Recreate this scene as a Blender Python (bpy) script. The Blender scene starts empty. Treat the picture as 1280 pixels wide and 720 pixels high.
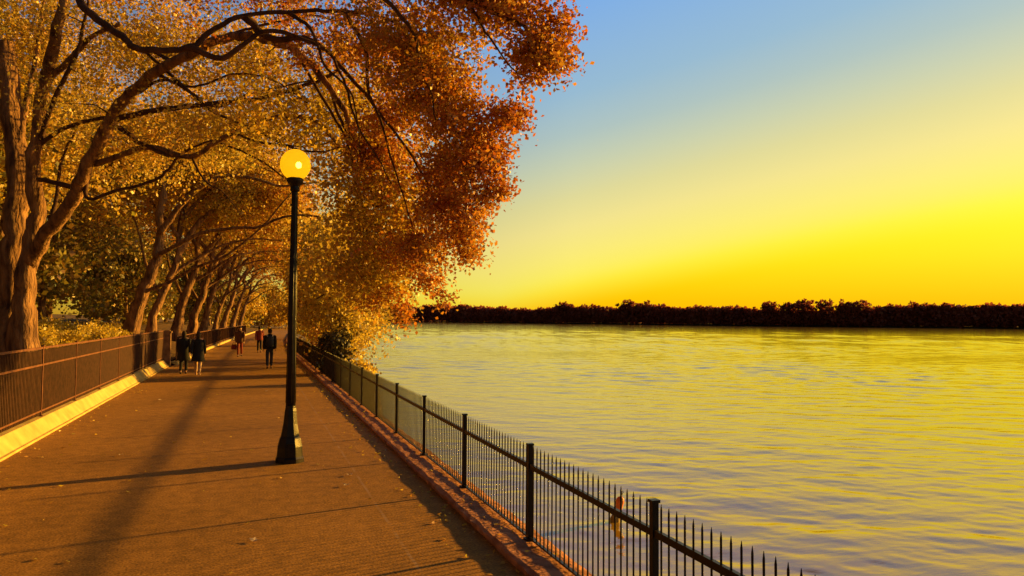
import bpy, math, random
import numpy as np
from mathutils import Vector, Matrix
R = math.radians
random.seed(7); RNG = np.random.default_rng(7)
scn = bpy.context.scene
COL = scn.collection

# ------------------------------------------------------------------ camera
YAW, PITCH, ROLL, F, CZ = 19.1, 2.46, 0.4, 930.0, 2.2
cam_d = bpy.data.cameras.new('camera'); cam = bpy.data.objects.new('camera', cam_d); COL.objects.link(cam)
scn.camera = cam
cam_d.sensor_width = 36; cam_d.lens = 36*F/1280; cam_d.clip_end = 9000; cam_d.clip_start = .05
CM = Matrix.Translation((0, 0, CZ)) @ Matrix.Rotation(-R(YAW), 4, 'Z') @ Matrix.Rotation(R(90+PITCH), 4, 'X') @ Matrix.Rotation(R(ROLL), 4, 'Z')
cam.matrix_world = CM
def at(px, py, d):
    """the place d metres in front of the camera seen in photo pixel px, py (used to read positions off the photo)"""
    return CM @ Vector(((px-640)/F*d, -(py-360)/F*d, -d))
def ground(px, py, z=0.0):
    a = at(px, py, 1.0) - CM.translation
    return CM.translation + a*((z-CZ)/a.z)

# ------------------------------------------------------------------ materials
def srgb(r, g, b):
    f = lambda c: (c/255/12.92) if c/255 <= .04045 else ((c/255+.055)/1.055)**2.4
    return (f(r), f(g), f(b), 1)
def new_mat(name):
    m = bpy.data.materials.new(name); m.use_nodes = True
    nt = m.node_tree; return m, nt, nt.nodes['Principled BSDF']
def N(nt, t, **kw):
    n = nt.nodes.new(t)
    for k, v in kw.items(): setattr(n, k, v)
    return n
def ramp(nt, stops, fac=None, interp='LINEAR'):
    n = N(nt, 'ShaderNodeValToRGB'); cr = n.color_ramp; cr.interpolation = interp
    while len(cr.elements) > 1: cr.elements.remove(cr.elements[-1])
    cr.elements[0].position = stops[0][0]; cr.elements[0].color = stops[0][1]
    for p, c in stops[1:]:
        e = cr.elements.new(p); e.color = c
    if fac is not None: nt.links.new(fac, n.inputs[0])
    return n
def mat_noise(name, c1, c2, scale=4, rough=.8, bump=.3, bscale=30, stretch=(1, 1, 1), spec=.3, metal=0, bdist=.02):
    m, nt, b = new_mat(name)
    tc = N(nt, 'ShaderNodeTexCoord'); mp = N(nt, 'ShaderNodeMapping'); mp.inputs['Scale'].default_value = stretch
    geo = N(nt, 'ShaderNodeNewGeometry')
    nt.links.new(geo.outputs['Position'], mp.inputs[0])
    n1 = N(nt, 'ShaderNodeTexNoise'); n1.inputs['Scale'].default_value = scale; n1.inputs['Detail'].default_value = 6
    n2 = N(nt, 'ShaderNodeTexNoise'); n2.inputs['Scale'].default_value = bscale; n2.inputs['Detail'].default_value = 5
    nt.links.new(mp.outputs[0], n1.inputs[0]); nt.links.new(mp.outputs[0], n2.inputs[0])
    r = ramp(nt, [(.3, (*c1, 1)), (.7, (*c2, 1))], n1.outputs[0])
    nt.links.new(r.outputs[0], b.inputs['Base Color'])
    bp = N(nt, 'ShaderNodeBump'); bp.inputs['Strength'].default_value = bump; bp.inputs['Distance'].default_value = bdist
    nt.links.new(n2.outputs[0], bp.inputs['Height']); nt.links.new(bp.outputs[0], b.inputs['Normal'])
    b.inputs['Roughness'].default_value = rough; b.inputs['Specular IOR Level'].default_value = spec; b.inputs['Metallic'].default_value = metal
    return m
def mat_leaf(name, cols, trans=.5, clump=.35):
    m, nt, b = new_mat(name)
    geo = N(nt, 'ShaderNodeNewGeometry')
    n1 = N(nt, 'ShaderNodeTexNoise'); n1.inputs['Scale'].default_value = clump; n1.inputs['Detail'].default_value = 3
    nt.links.new(geo.outputs['Position'], n1.inputs[0])
    mr = N(nt, 'ShaderNodeMapRange'); mr.inputs[1].default_value = .3; mr.inputs[2].default_value = .7
    nt.links.new(n1.outputs[0], mr.inputs[0])
    mx = N(nt, 'ShaderNodeMix'); mx.inputs[0].default_value = .5
    nt.links.new(mr.outputs[0], mx.inputs[2]); nt.links.new(geo.outputs['Random Per Island'], mx.inputs[3])
    k = len(cols)-1
    r = ramp(nt, [(.12+.76*i/k, (*[x*.84 for x in c], 1)) for i, c in enumerate(cols)], mx.outputs[0])
    out = nt.nodes['Material Output']; nt.nodes.remove(b)
    d = N(nt, 'ShaderNodeBsdfDiffuse'); t = N(nt, 'ShaderNodeBsdfTranslucent'); g = N(nt, 'ShaderNodeBsdfGlossy'); g.inputs['Roughness'].default_value = .45
    for s in (d, t): nt.links.new(r.outputs[0], s.inputs['Color'])
    g.inputs['Color'].default_value = (1, 1, 1, 1)
    ms = N(nt, 'ShaderNodeMixShader'); ms.inputs[0].default_value = trans
    nt.links.new(d.outputs[0], ms.inputs[1]); nt.links.new(t.outputs[0], ms.inputs[2])
    m2 = N(nt, 'ShaderNodeMixShader'); m2.inputs[0].default_value = .04
    nt.links.new(ms.outputs[0], m2.inputs[1]); nt.links.new(g.outputs[0], m2.inputs[2])
    nt.links.new(m2.outputs[0], out.inputs['Surface'])
    return m
M = {}
M['iron'] = mat_noise('black_iron_paint', (.008, .006, .006), (.02, .014, .012), 9, .38, .12, 60, spec=.2)
M['rust_iron'] = mat_noise('brown_iron_paint', (.10, .035, .018), (.19, .075, .035), 9, .6, .2, 60)
M['dark_iron'] = mat_noise('dark_brown_picket_paint', (.035, .012, .008), (.08, .03, .016), 9, .7, .2, 60, spec=.2)
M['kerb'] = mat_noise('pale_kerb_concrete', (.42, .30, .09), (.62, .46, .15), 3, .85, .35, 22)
M['redkerb'] = mat_noise('red_brown_kerb_stone', (.26, .09, .04), (.58, .26, .13), 5, .85, .7, 14, bdist=.04)
M['pier'] = mat_noise('brown_pier_stone', (.16, .09, .05), (.32, .19, .10), 6, .9, .5, 20)
M['wall'] = mat_noise('seawall_concrete', (.10, .08, .06), (.20, .16, .12), 2, .9, .4, 12)
M['soil'] = mat_noise('leafy_soil', (.09, .045, .015), (.22, .13, .04), 1.5, .95, .8, 9, bdist=.08)
M['shore'] = mat_noise('far_ground', (.03, .025, .02), (.05, .04, .03), .02, 1, .1, 1)
M['bark'] = mat_noise('grey_brown_bark', (.06, .027, .017), (.36, .20, .09), 5.5, .9, 1, 12, (1, 1, .25), bdist=.12)
M['twig'] = mat_noise('dark_twig_bark', (.036, .017, .012), (.12, .06, .036), 6, .9, .4, 30)
M['leaf_red'] = mat_leaf('rust_red_leaves', [(.30, .075, .018), (.50, .15, .022), (.60, .25, .03), (.66, .38, .05), (.42, .30, .05)])
M['leaf_orange'] = mat_leaf('orange_leaves', [(.48, .13, .02), (.72, .30, .035), (.55, .34, .05), (.80, .45, .06), (.36, .28, .06)])
M['leaf_gold'] = mat_leaf('golden_leaves', [(.46, .22, .03), (.72, .42, .045), (.50, .42, .06), (.85, .58, .07), (.32, .31, .05)])
M['leaf_green'] = mat_leaf('yellow_green_leaves', [(.38, .28, .045), (.72, .50, .06), (.56, .48, .07), (.88, .62, .08), (.32, .28, .05)], .58)
M['leaf_olive'] = mat_leaf('olive_leaves', [(.08, .075, .015), (.20, .18, .03), (.36, .20, .04), (.30, .27, .05), (.13, .14, .025)], .35, .2)
M['leaf_dark'] = mat_leaf('dark_shrub_leaves', [(.04, .03, .015), (.08, .06, .025), (.06, .07, .02)], .2)
M['leaf_far'] = mat_leaf('far_wood_leaves', [(.26, .055, .035), (.45, .13, .07), (.32, .10, .05)], .5, .02)
M['leaf_litter'] = mat_leaf('fallen_leaf', [(.55, .40, .25), (.75, .62, .42)], .2)
def cloth(name, c): return mat_noise(name, c, tuple(x*1.5+.004 for x in c), 18, .85, .2, 90, bdist=.005)
M['skin'] = mat_noise('skin', (.42, .24, .16), (.48, .28, .19), 6, .5, .05, 40)
M['hair'] = cloth('dark_hair', (.02, .012, .008)); M['black'] = cloth('black_cloth', (.010, .010, .013)); M['navy'] = cloth('navy_cloth', (.018, .024, .045))
M['tan'] = cloth('tan_cloth', (.36, .24, .15)); M['grey'] = cloth('grey_cloth', (.12, .11, .11)); M['maroon'] = cloth('maroon_cloth', (.16, .025, .015))
M['brown'] = cloth('brown_cloth', (.09, .04, .02)); M['pale'] = cloth('pale_cloth', (.5, .45, .4))

# path: brown hexagonal asphalt blocks, worn stripe, pale joint
m, nt, b = new_mat('brown_asphalt_blocks'); M['path'] = m
geo = N(nt, 'ShaderNodeNewGeometry'); L = nt.links.new
def noise(sc, det=4, st=None, src=None):
    n = N(nt, 'ShaderNodeTexNoise'); n.inputs['Scale'].default_value = sc; n.inputs['Detail'].default_value = det
    s = src or geo.outputs['Position']
    if st:
        mp = N(nt, 'ShaderNodeMapping'); mp.inputs['Scale'].default_value = st; L(s, mp.inputs[0]); s = mp.outputs[0]
    L(s, n.inputs[0]); return n
def math_(op, a, b_=None, c=None):
    n = N(nt, 'ShaderNodeMath', operation=op)
    for i, v in enumerate((a, b_, c)):
        if v is None: continue
        if isinstance(v, (int, float)): n.inputs[i].default_value = v
        else: L(v, n.inputs[i])
    return n.outputs[0]
def mix_(fac, c1, c2, blend='MIX'):
    n = N(nt, 'ShaderNodeMix', data_type='RGBA', blend_type=blend)
    for i, v in ((0, fac), (6, c1), (7, c2)):
        if isinstance(v, (int, float)): n.inputs[i].default_value = v
        elif isinstance(v, tuple): n.inputs[i].default_value = v
        else: L(v, n.inputs[i])
    return n.outputs[2]
big = noise(.35, 5); fine = noise(42, 5); mid = noise(6, 5)
base = ramp(nt, [(.3, (.28, .135, .019, 1)), (.7, (.42, .205, .033, 1))], big.outputs[0]).outputs[0]
base = mix_(.55, base, ramp(nt, [(.35, (.25, .25, .25, 1)), (.65, (1.6, 1.6, 1.6, 1))], fine.outputs[0]).outputs[0], 'MULTIPLY')
base = mix_(.45, base, ramp(nt, [(.35, (.55, .55, .55, 1)), (.65, (1.3, 1.3, 1.3, 1))], mid.outputs[0]).outputs[0], 'MULTIPLY')
br = N(nt, 'ShaderNodeTexBrick'); br.inputs['Scale'].default_value = 1; br.inputs['Brick Width'].default_value = .22; br.inputs['Row Height'].default_value = .19
br.inputs['Mortar Size'].default_value = .006; br.inputs['Mortar Smooth'].default_value = .4; br.inputs['Color1'].default_value = (.88, .88, .88, 1); br.inputs['Color2'].default_value = (1.1, 1.1, 1.1, 1); br.inputs['Mortar'].default_value = (.62, .62, .62, 1)
L(geo.outputs['Position'], br.inputs[0])
base = mix_(.04, base, br.outputs[0], 'MULTIPLY')
sep = N(nt, 'ShaderNodeSeparateXYZ'); L(geo.outputs['Position'], sep.inputs[0])
wob = noise(.5, 3); wob2 = noise(1.6, 4)
xs = math_('ADD', sep.outputs[0], math_('MULTIPLY', math_('SUBTRACT', wob.outputs[0], .5), .55))

# thin pale joint on the water side
jj = math_('ABSOLUTE', math_('SUBTRACT', math_('ADD', sep.outputs[0], math_('MULTIPLY', math_('SUBTRACT', wob2.outputs[0], .5), .04)), 1.42))
jr = N(nt, 'ShaderNodeMapRange'); L(jj, jr.inputs[0]); jr.inputs[1].default_value = .008; jr.inputs[2].default_value = .022; jr.inputs[3].default_value = 1; jr.inputs[4].default_value = 0
jn = noise(2.5, 3)
jf = math_('MULTIPLY', jr.outputs[0], ramp(nt, [(.42, (0, 0, 0, 1)), (.58, (.75, .75, .75, 1))], jn.outputs[0]).outputs[0])
base = mix_(jf, base, (.36, .22, .11, 1))
L(base, b.inputs['Base Color']); b.inputs['Roughness'].default_value = .82; b.inputs['Specular IOR Level'].default_value = .25
bp = N(nt, 'ShaderNodeBump'); bp.inputs['Strength'].default_value = .35; bp.inputs['Distance'].default_value = .006
L(math_('ADD', fine.outputs[0], math_('MULTIPLY', br.outputs[1], -.02)), bp.inputs['Height']); L(bp.outputs[0], b.inputs['Normal'])

# water
m, nt, b = new_mat('river_water'); M['water'] = m; L = nt.links.new
geo = N(nt, 'ShaderNodeNewGeometry')
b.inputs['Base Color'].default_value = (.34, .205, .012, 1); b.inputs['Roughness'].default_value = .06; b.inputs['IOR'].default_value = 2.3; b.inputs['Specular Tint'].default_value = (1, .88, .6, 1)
w2 = noise(2.6, 4, (.4, 1, 1)); h = w2.outputs[0]
bp = N(nt, 'ShaderNodeBump'); bp.inputs['Strength'].default_value = 1; bp.inputs['Distance'].default_value = .022
L(h, bp.inputs['Height']); L(bp.outputs[0], b.inputs['Normal'])
WATER_MAP = [n for n in nt.nodes if n.type == 'MAPPING']
for n in WATER_MAP: n.inputs['Rotation'].default_value = (0, 0, R(YAW+4))

# lamp globe
m, nt, b = new_mat('lit_yellow_globe'); M['globe'] = m; L = nt.links.new
b.inputs['Base Color'].default_value = (.85, .60, .06, 1); b.inputs['Roughness'].default_value = .28
b.inputs['Emission Color'].default_value = (1, .52, .004, 1); b.inputs['Emission Strength'].default_value = .24
b.inputs['Transmission Weight'].default_value = .35; b.inputs['IOR'].default_value = 1.1
m, nt, b = new_mat('lit_bulb'); M['bulb'] = m
b.inputs['Emission Color'].default_value = (1, .75, .25, 1); b.inputs['Emission Strength'].default_value = 8
m = mat_noise('orange_marker_paint', (.55, .13, .03), (.75, .22, .05), 8, .5, .1, 30); M['marker'] = m
M['weed'] = mat_noise('weathered_brown_float', (.16, .10, .03), (.30, .2, .06), 12, .8, .4, 30)

# ------------------------------------------------------------------ mesh helpers
def link(name, verts, faces, mat, parent=None, smooth=False):
    me = bpy.data.meshes.new(name)
    me.from_pydata([tuple(v) for v in verts], [], faces); me.materials.append(mat)
    if smooth: me.polygons.foreach_set('use_smooth', [True]*len(me.polygons))
    me.update()
    o = bpy.data.objects.new(name, me); COL.objects.link(o)
    if parent: o.parent = parent
    return o
def quads(name, V, mat, parent=None):
    """V: (n,4,3) array of separate quads"""
    n = len(V); me = bpy.data.meshes.new(name)
    me.vertices.add(n*4); me.vertices.foreach_set('co', V.reshape(-1).astype(np.float32))
    me.loops.add(n*4); me.loops.foreach_set('vertex_index', np.arange(n*4, dtype=np.int32))
    me.polygons.add(n); me.polygons.foreach_set('loop_start', np.arange(0, n*4, 4, dtype=np.int32))
    me.polygons.foreach_set('loop_total', np.full(n, 4, dtype=np.int32))
    me.materials.append(mat); me.update(calc_edges=True); me.validate()
    o = bpy.data.objects.new(name, me); COL.objects.link(o)
    if parent: o.parent = parent
    return o
class MB:
    def __init__(s): s.v = []; s.f = []
    def box(s, x0, x1, y0, y1, z0, z1):
        b = len(s.v); s.v += [(x, y, z) for z in (z0, z1) for x, y in ((x0, y0), (x1, y0), (x1, y1), (x0, y1))]
        s.f += [(b+3, b+2, b+1, b), (b+4, b+5, b+6, b+7)] + [(b+i, b+(i+1) % 4, b+4+(i+1) % 4, b+4+i) for i in range(4)]
    def ring(s, c, rx, ry, n, ax=None, rot=0):
        b = len(s.v)
        if ax is None: u, w = Vector((1, 0, 0)), Vector((0, 1, 0))
        else: u, w = ax
        for i in range(n):
            a = 2*math.pi*i/n+rot
            s.v.append(tuple(Vector(c)+u*math.cos(a)*rx+w*math.sin(a)*ry))
        return b
    def loft(s, rings, n, cap=True):
        for a, b in zip(rings, rings[1:]):
            s.f += [(a+i, a+(i+1) % n, b+(i+1) % n, b+i) for i in range(n)]
        if cap:
            s.f.append(tuple(rings[0]+i for i in reversed(range(n)))); s.f.append(tuple(rings[-1]+i for i in range(n)))
    def lathe(s, prof, n=16, c=(0, 0, 0), rot=0):
        s.loft([s.ring((c[0], c[1], c[2]+z), r, r, n, rot=rot) for r, z in prof], n)
    def tube(s, pts, rad, n=6, flute=0):
        pts = [Vector(p) for p in pts]
        if isinstance(rad, (int, float)): rad = [rad]*len(pts)
        t0 = (pts[1]-pts[0]).normalized(); u = t0.orthogonal().normalized(); rings = []
        for i, p in enumerate(pts):
            t = (pts[min(i+1, len(pts)-1)]-pts[max(i-1, 0)])
            if t.length < 1e-6: t = t0
            t.normalize(); u = (u-t*u.dot(t))
            if u.length < 1e-5: u = t.orthogonal()
            u.normalize(); rings.append(s.ring(p, rad[i], rad[i], n, (u, t.cross(u))))
            if flute:
                for q_ in range(n):
                    a = 2*math.pi*q_/n; g_ = 1+flute*(.55*math.sin(3*a+i*.13+1)+.45*math.sin(5*a-i*.21)+.4*math.sin(7*a+i*.35+2)+random.uniform(-.35, .35))
                    vv = Vector(s.v[rings[-1]+q_]); s.v[rings[-1]+q_] = tuple(p+(vv-p)*g_)
        s.loft(rings, n)
    def build(s, name, mat, parent=None, smooth=False): return link(name, s.v, s.f, mat, parent, smooth)
def empty(name, loc=(0, 0, 0), rz=0):
    o = bpy.data.objects.new(name, None); COL.objects.link(o); o.location = loc; o.rotation_euler.z = rz; o.empty_display_size = .2
    return o
def tag(o, label=None, cat=None, group=None, kind=None):
    for k, v in (('label', label), ('category', cat), ('group', group), ('kind', kind)):
        if v: o[k] = v
    return o
def copy_tree(o, parent=None):
    c = o.copy(); COL.objects.link(c); c.parent = parent
    for ch in [x for x in bpy.data.objects if x.parent == o]: copy_tree(ch, c)
    return c

# ------------------------------------------------------------------ the setting
WZ = -2.0                                                        # water level
def struct(o): o['kind'] = 'structure'; return o
def sheet(name, pts, z, mat, thick=None):
    v = [(x, y, z) for x, y in pts]; n = len(v)
    return struct(link(name, v, [tuple(range(n))], mat))
def prism_y(rows, prof_n):
    pass
# walk edge lines (x at y), left side jogs and both sides bend right far off
LE = [(-6, -3.58), (37, -3.58), (38.2, -3.30), (52, -3.05), (77, -2.1), (130, .6), (200, 4.2)]
RE = [(-6, 2.22), (50, 2.22), (77, 3.0), (130, 5.6), (200, 9.2)]
def xi(T, y):
    return float(np.interp(y, [t[0] for t in T], [t[1] for t in T]))
def strip(name, y0, y1, step, prof, mat, smooth=False, parent=None, jitter=0):
    """prof(y) -> list of (x,z): extrudes a profile along the walk"""
    ys = np.arange(y0, y1+.001, step); v = []; f = []; n = None
    for y in ys:
        p = prof(y); n = len(p)
        v += [(x+random.uniform(-jitter, jitter), y, z+random.uniform(-jitter, jitter)*.5) for x, z in p]
    for i in range(len(ys)-1):
        for j in range(n-1):
            a = i*n+j; f.append((a, a+1, a+n+1, a+n))
    f.append(tuple(reversed(range(n)))); f.append(tuple((len(ys)-1)*n+j for j in range(n)))
    return link(name, v, f, mat, parent, smooth)
struct(strip('path', -6, 200, 2, lambda y: [(xi(LE, y)-.05, 0), (xi(RE, y)+.05, 0)], M['path']))
# left kerb: low lip, sloping pale face, top under the fence
k = strip('kerb', -6, 37, .5, lambda y: [(-3.58, -.02), (-3.58, .035), (-3.63, .04), (-3.80, .27), (-3.96, .28), (-3.98, .2)], M['kerb'], jitter=.004); struct(k)
k = strip('kerb', 38, 150, 1, lambda y: [(xi(LE, y), -.02), (xi(LE, y)-.02, .13), (xi(LE, y)-.26, .15), (xi(LE, y)-.28, .1)], M['kerb']); struct(k)
# right kerb of rough red-brown stone
k = strip('stone_kerb', -6, 110, .16, lambda y: [(xi(RE, y)+.03, -.02), (xi(RE, y)+.02, .05), (xi(RE, y)+.07, .066), (xi(RE, y)+.25, .07), (xi(RE, y)+.44, .066), (xi(RE, y)+.54, .05), (xi(RE, y)+.55, -.05)], M['redkerb'], jitter=.013); struct(k)
# seawall face down to the water, bank for the shore trees
def bank_w(y): return float(np.interp(y, [20, 26, 40, 60, 110], [0, 1.3, 1.7, 1.5, 1.5]))
struct(strip('seawall', -8, 112, 2, lambda y: [(xi(RE, y)+.545, -.02), (xi(RE, y)+.62+bank_w(y), -.12), (xi(RE, y)+.9+bank_w(y)*1.15, WZ-1)], M['wall'], jitter=.03))
# park ground
def park_z(x, y):
    d = max(0, -x-4.2)
    return .18 + min(d*.16, 1.1) + .25*math.sin(x*.31+y*.17)*min(1, d*.15) + max(0, d-14)*.03
xs = [-3.97, -4.4, -5, -6, -7.5, -9, -11, -14, -18, -24, -32, -45, -70, -120, -200]
v = []; f = []
ys = list(np.arange(-10, 100, 3))+[110, 125, 145, 170, 200, 260, 400]
for y in ys:
    sh = xi(LE, y)+3.58 if y > 37 else 0
    for i, x in enumerate(xs): v.append((x+sh*max(0, 1-i/8), y, park_z(x, y)))
nx = len(xs)
for i in range(len(ys)-1):
    for j in range(nx-1):
        a = i*nx+j; f.append((a, a+nx, a+nx+1, a+1))
struct(link('park_ground', v, f, M['soil']))
# land closing the far end of the walk
v = [(-200, 170, .05), (30, 170, .05), (22, 210, .05), (20, 400, .05), (-300, 900, .05), (-600, 400, .05)]
struct(link('park_headland', v, [(0, 1, 2, 3, 4, 5)], M['soil']))
# river bed/ground to the horizon and the water
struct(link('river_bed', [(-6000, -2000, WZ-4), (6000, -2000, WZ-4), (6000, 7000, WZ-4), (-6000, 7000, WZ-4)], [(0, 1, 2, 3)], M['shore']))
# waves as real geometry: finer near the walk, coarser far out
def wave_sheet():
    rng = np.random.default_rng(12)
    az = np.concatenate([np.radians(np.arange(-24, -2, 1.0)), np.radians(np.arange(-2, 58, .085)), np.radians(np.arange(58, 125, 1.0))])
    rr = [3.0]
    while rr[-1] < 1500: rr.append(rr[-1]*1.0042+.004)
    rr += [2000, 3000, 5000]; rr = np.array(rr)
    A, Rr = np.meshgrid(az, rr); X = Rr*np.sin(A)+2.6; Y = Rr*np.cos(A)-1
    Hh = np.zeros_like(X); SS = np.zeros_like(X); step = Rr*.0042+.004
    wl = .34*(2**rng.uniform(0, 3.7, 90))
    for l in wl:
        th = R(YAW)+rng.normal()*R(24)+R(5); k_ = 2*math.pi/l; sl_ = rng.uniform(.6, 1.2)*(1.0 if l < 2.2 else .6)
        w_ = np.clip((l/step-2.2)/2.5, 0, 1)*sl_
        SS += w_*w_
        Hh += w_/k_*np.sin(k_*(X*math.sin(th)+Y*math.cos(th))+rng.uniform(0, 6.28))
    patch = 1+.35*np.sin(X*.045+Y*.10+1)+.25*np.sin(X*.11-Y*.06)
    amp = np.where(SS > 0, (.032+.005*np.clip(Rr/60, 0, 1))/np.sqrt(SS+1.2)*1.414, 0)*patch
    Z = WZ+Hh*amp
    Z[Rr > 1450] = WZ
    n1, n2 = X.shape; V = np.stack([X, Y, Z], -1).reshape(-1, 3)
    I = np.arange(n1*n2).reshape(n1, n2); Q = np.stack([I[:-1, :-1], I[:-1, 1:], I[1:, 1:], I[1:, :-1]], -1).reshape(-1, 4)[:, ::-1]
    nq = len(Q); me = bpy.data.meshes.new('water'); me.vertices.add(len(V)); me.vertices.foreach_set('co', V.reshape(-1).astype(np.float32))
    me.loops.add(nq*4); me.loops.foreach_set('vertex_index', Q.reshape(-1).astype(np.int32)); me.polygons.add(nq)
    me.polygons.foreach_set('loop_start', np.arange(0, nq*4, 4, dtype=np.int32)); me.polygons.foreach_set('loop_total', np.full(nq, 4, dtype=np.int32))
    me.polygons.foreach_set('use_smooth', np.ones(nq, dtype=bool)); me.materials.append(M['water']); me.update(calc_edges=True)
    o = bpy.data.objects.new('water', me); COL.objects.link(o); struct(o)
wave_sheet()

# ------------------------------------------------------------------ right fence
def fence(name, y0, y1, step, xf, base, posth, rails, picks, gap, pr, rr, kr, mat, label, pmat=None):
    root = empty(name, (xf((y0+y1)/2), y0, 0)); ox, oy = root.location.x, root.location.y
    tag(root, label, 'fence')
    nb = int(round((y1-y0)/step)); ys = [y0+i*step for i in range(nb+1)]
    far = 45
    for y in ys:
        m_ = MB(); x = xf(y)-ox
        m_.box(x-pr, x+pr, y-oy-pr, y-oy+pr, base-.02, posth); m_.box(x-pr-.008, x+pr+.008, y-oy-pr-.008, y-oy+pr+.008, posth, posth+.02)
        if y < far: m_.box(x-pr*2.1, x+pr*2.1, y-oy-pr*2.1, y-oy+pr*2.1, base-.04, base+.022)
        m_.build('post', mat, root)
    for a, b_ in zip(ys, ys[1:]):
        xa, xb = xf(a)-ox, xf(b_)-ox; m_ = MB()
        n = int(step/gap)
        for i in range(1, n):
            t = i/n; x = xa+(xb-xa)*t; y = a+(b_-a)*t-oy
            if a < 40:
                rg = [m_.ring((x, y, z), r_, r_, 5) for z, r_ in ((picks[0], kr), (picks[1]-.04, kr), (picks[1], kr*.25))]; m_.loft(rg, 5)
            else: m_.box(x-kr, x+kr, y-kr, y+kr, picks[0], picks[1])
        m_.build('picket_panel', pmat or mat, root)
        for (z, hh) in rails:
            q = MB(); w = rr
            b0 = len(q.v)
            q.v += [(xa-w, a-oy+pr, z), (xa+w, a-oy+pr, z), (xa+w, a-oy+pr, z+hh), (xa-w, a-oy+pr, z+hh), (xb-w, b_-oy-pr, z), (xb+w, b_-oy-pr, z), (xb+w, b_-oy-pr, z+hh), (xb-w, b_-oy-pr, z+hh)]
            q.f += [(0, 1, 2, 3), (7, 6, 5, 4), (1, 0, 4, 5), (2, 1, 5, 6), (3, 2, 6, 7), (0, 3, 7, 4)]
            q.build('rail', mat, root)
    return root
fence('waterside_fence', 6.85-2.38*4, 6.85+2.38*36, 2.38, lambda y: xi(RE, y)+.35, .068, .98, [(.088, .016), (.755, .048)], (.078, .99), .092, .023, .015, .0075, M['iron'],
      'black iron picket fence on the red stone kerb beside the river')
fence('parkside_fence', 37-2.9*14, 37, 2.9, lambda y: -3.87, .27, 1.63, [(.36, .03), (1.25, .035), (1.575, .04)], (.30, 1.575), .085, .020, .014, .012, M['rust_iron'],
      'brown railing fence on the sunlit yellow kerb at the left, before the big trunks', M['dark_iron'])
fence('parkside_fence', 38.5, 38.5+2.9*22, 2.9, lambda y: xi(LE, y)-.14, .14, 1.35, [(.25, .03), (1.28, .035)], (.18, 1.3), .14, .022, .014, .012, M['rust_iron'],
      'farther brown railing fence beyond the end pier, beside the row of leaning trees', M['dark_iron'])
g = empty('end_pier', (-3.72, 37.35, 0)); tag(g, 'square brown masonry pier closing the near railing fence behind the walking pair', 'pier')
q = MB(); q.box(-.15, .15, -.15, .15, 0, 1.5); q.build('shaft', M['pier'], g)
q = MB(); q.box(-.19, .19, -.19, .19, 1.5, 1.58); q.box(-.12, .12, -.12, .12, 1.58, 1.62); q.build('cap', M['pier'], g)

# ------------------------------------------------------------------ lamp
lb = ground(362, 577)
g = empty('street_lamp', lb); tag(g, 'black lamp post with a glowing yellow globe standing on the path', 'street lamp')
q = MB(); q.lathe([(.225, 0), (.225, .06), (.205, .09), (.195, .24), (.165, .36), (.145, .40), (.112, .58), (.092, .78), (.084, .82), (.082, .86)], 8, rot=R(22.5)); q.build('base', M['iron'], g)
q = MB(); q.lathe([(.074, .86), (.066, 1.6), (.055, 3.0), (.046, 4.15), (.046, 4.22)], 16)
for i in range(8):
    a = i*math.pi/4; q.tube([(math.cos(a)*.068, math.sin(a)*.068, .9), (math.cos(a)*.041, math.sin(a)*.041, 4.15)], [.011, .007], 5)
q.build('pole', M['iron'], g, True)
q = MB(); q.lathe([(.06, 4.18), (.075, 4.2), (.07, 4.26), (.11, 4.31), (.125, 4.34), (.125, 4.38), (.10, 4.40)], 20); q.build('collar', M['iron'], g)
q = MB(); q.box(-.055, .055, -.205, -.17, .10, .30); q.build('access_door', M['iron'], g)
prof = [(.095, 4.385)]+[(.232*math.sin(a), 4.60-.245*math.cos(a)) for a in np.linspace(.55, math.pi-.03, 22)]
q = MB(); q.lathe(prof, 36); gl = q.build('globe', M['globe'], g, True)
q = MB(); q.lathe([(.005+.035*math.sin(a), 4.60-.045*math.cos(a)) for a in np.linspace(.05, 3.1, 10)], 16, (.045, 0, 0)); q.build('bulb', M['bulb'], gl, True)

# ------------------------------------------------------------------ trees
def catmull(pts, k=6):
    P = [Vector(p) for p in pts]; P = [P[0]*2-P[1]]+P+[P[-1]*2-P[-2]]; out = []
    for i in range(1, len(P)-2):
        for j in range(k):
            t = j/k; a, b, c, d = P[i-1:i+3]
            out.append(.5*((2*b)+(c-a)*t+(2*a-5*b+4*c-d)*t*t+(3*b-a-3*c+d)*t*t*t))
    out.append(P[-2]); return out
def wiggle(pts, amp):
    out = [pts[0]]
    off = Vector((0, 0, 0))
    for p in pts[1:-1]:
        off = off*.75+Vector((random.gauss(0, amp), random.gauss(0, amp), random.gauss(0, amp))); out.append(p+off)
    out.append(pts[-1]+off); return out
def leaf_quads(C, size, droop=.25, rng=RNG):
    n = len(C); s = size*rng.uniform(.5, 1.45, n)[:, None]
    a = rng.normal(size=(n, 3)); a[:, 2] -= droop; a /= np.linalg.norm(a, axis=1)[:, None]
    b = rng.normal(size=(n, 3)); b -= (b*a).sum(1)[:, None]*a; b /= np.linalg.norm(b, axis=1)[:, None]
    c = np.cross(a, b)
    V = np.empty((n, 4, 3)); V[:, 0] = C-a*s*.5; V[:, 1] = C+b*s*.36+c*s*.10-a*s*.05; V[:, 2] = C+a*s*.5; V[:, 3] = C-b*s*.36+c*s*.10-a*s*.05
    return V
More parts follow.
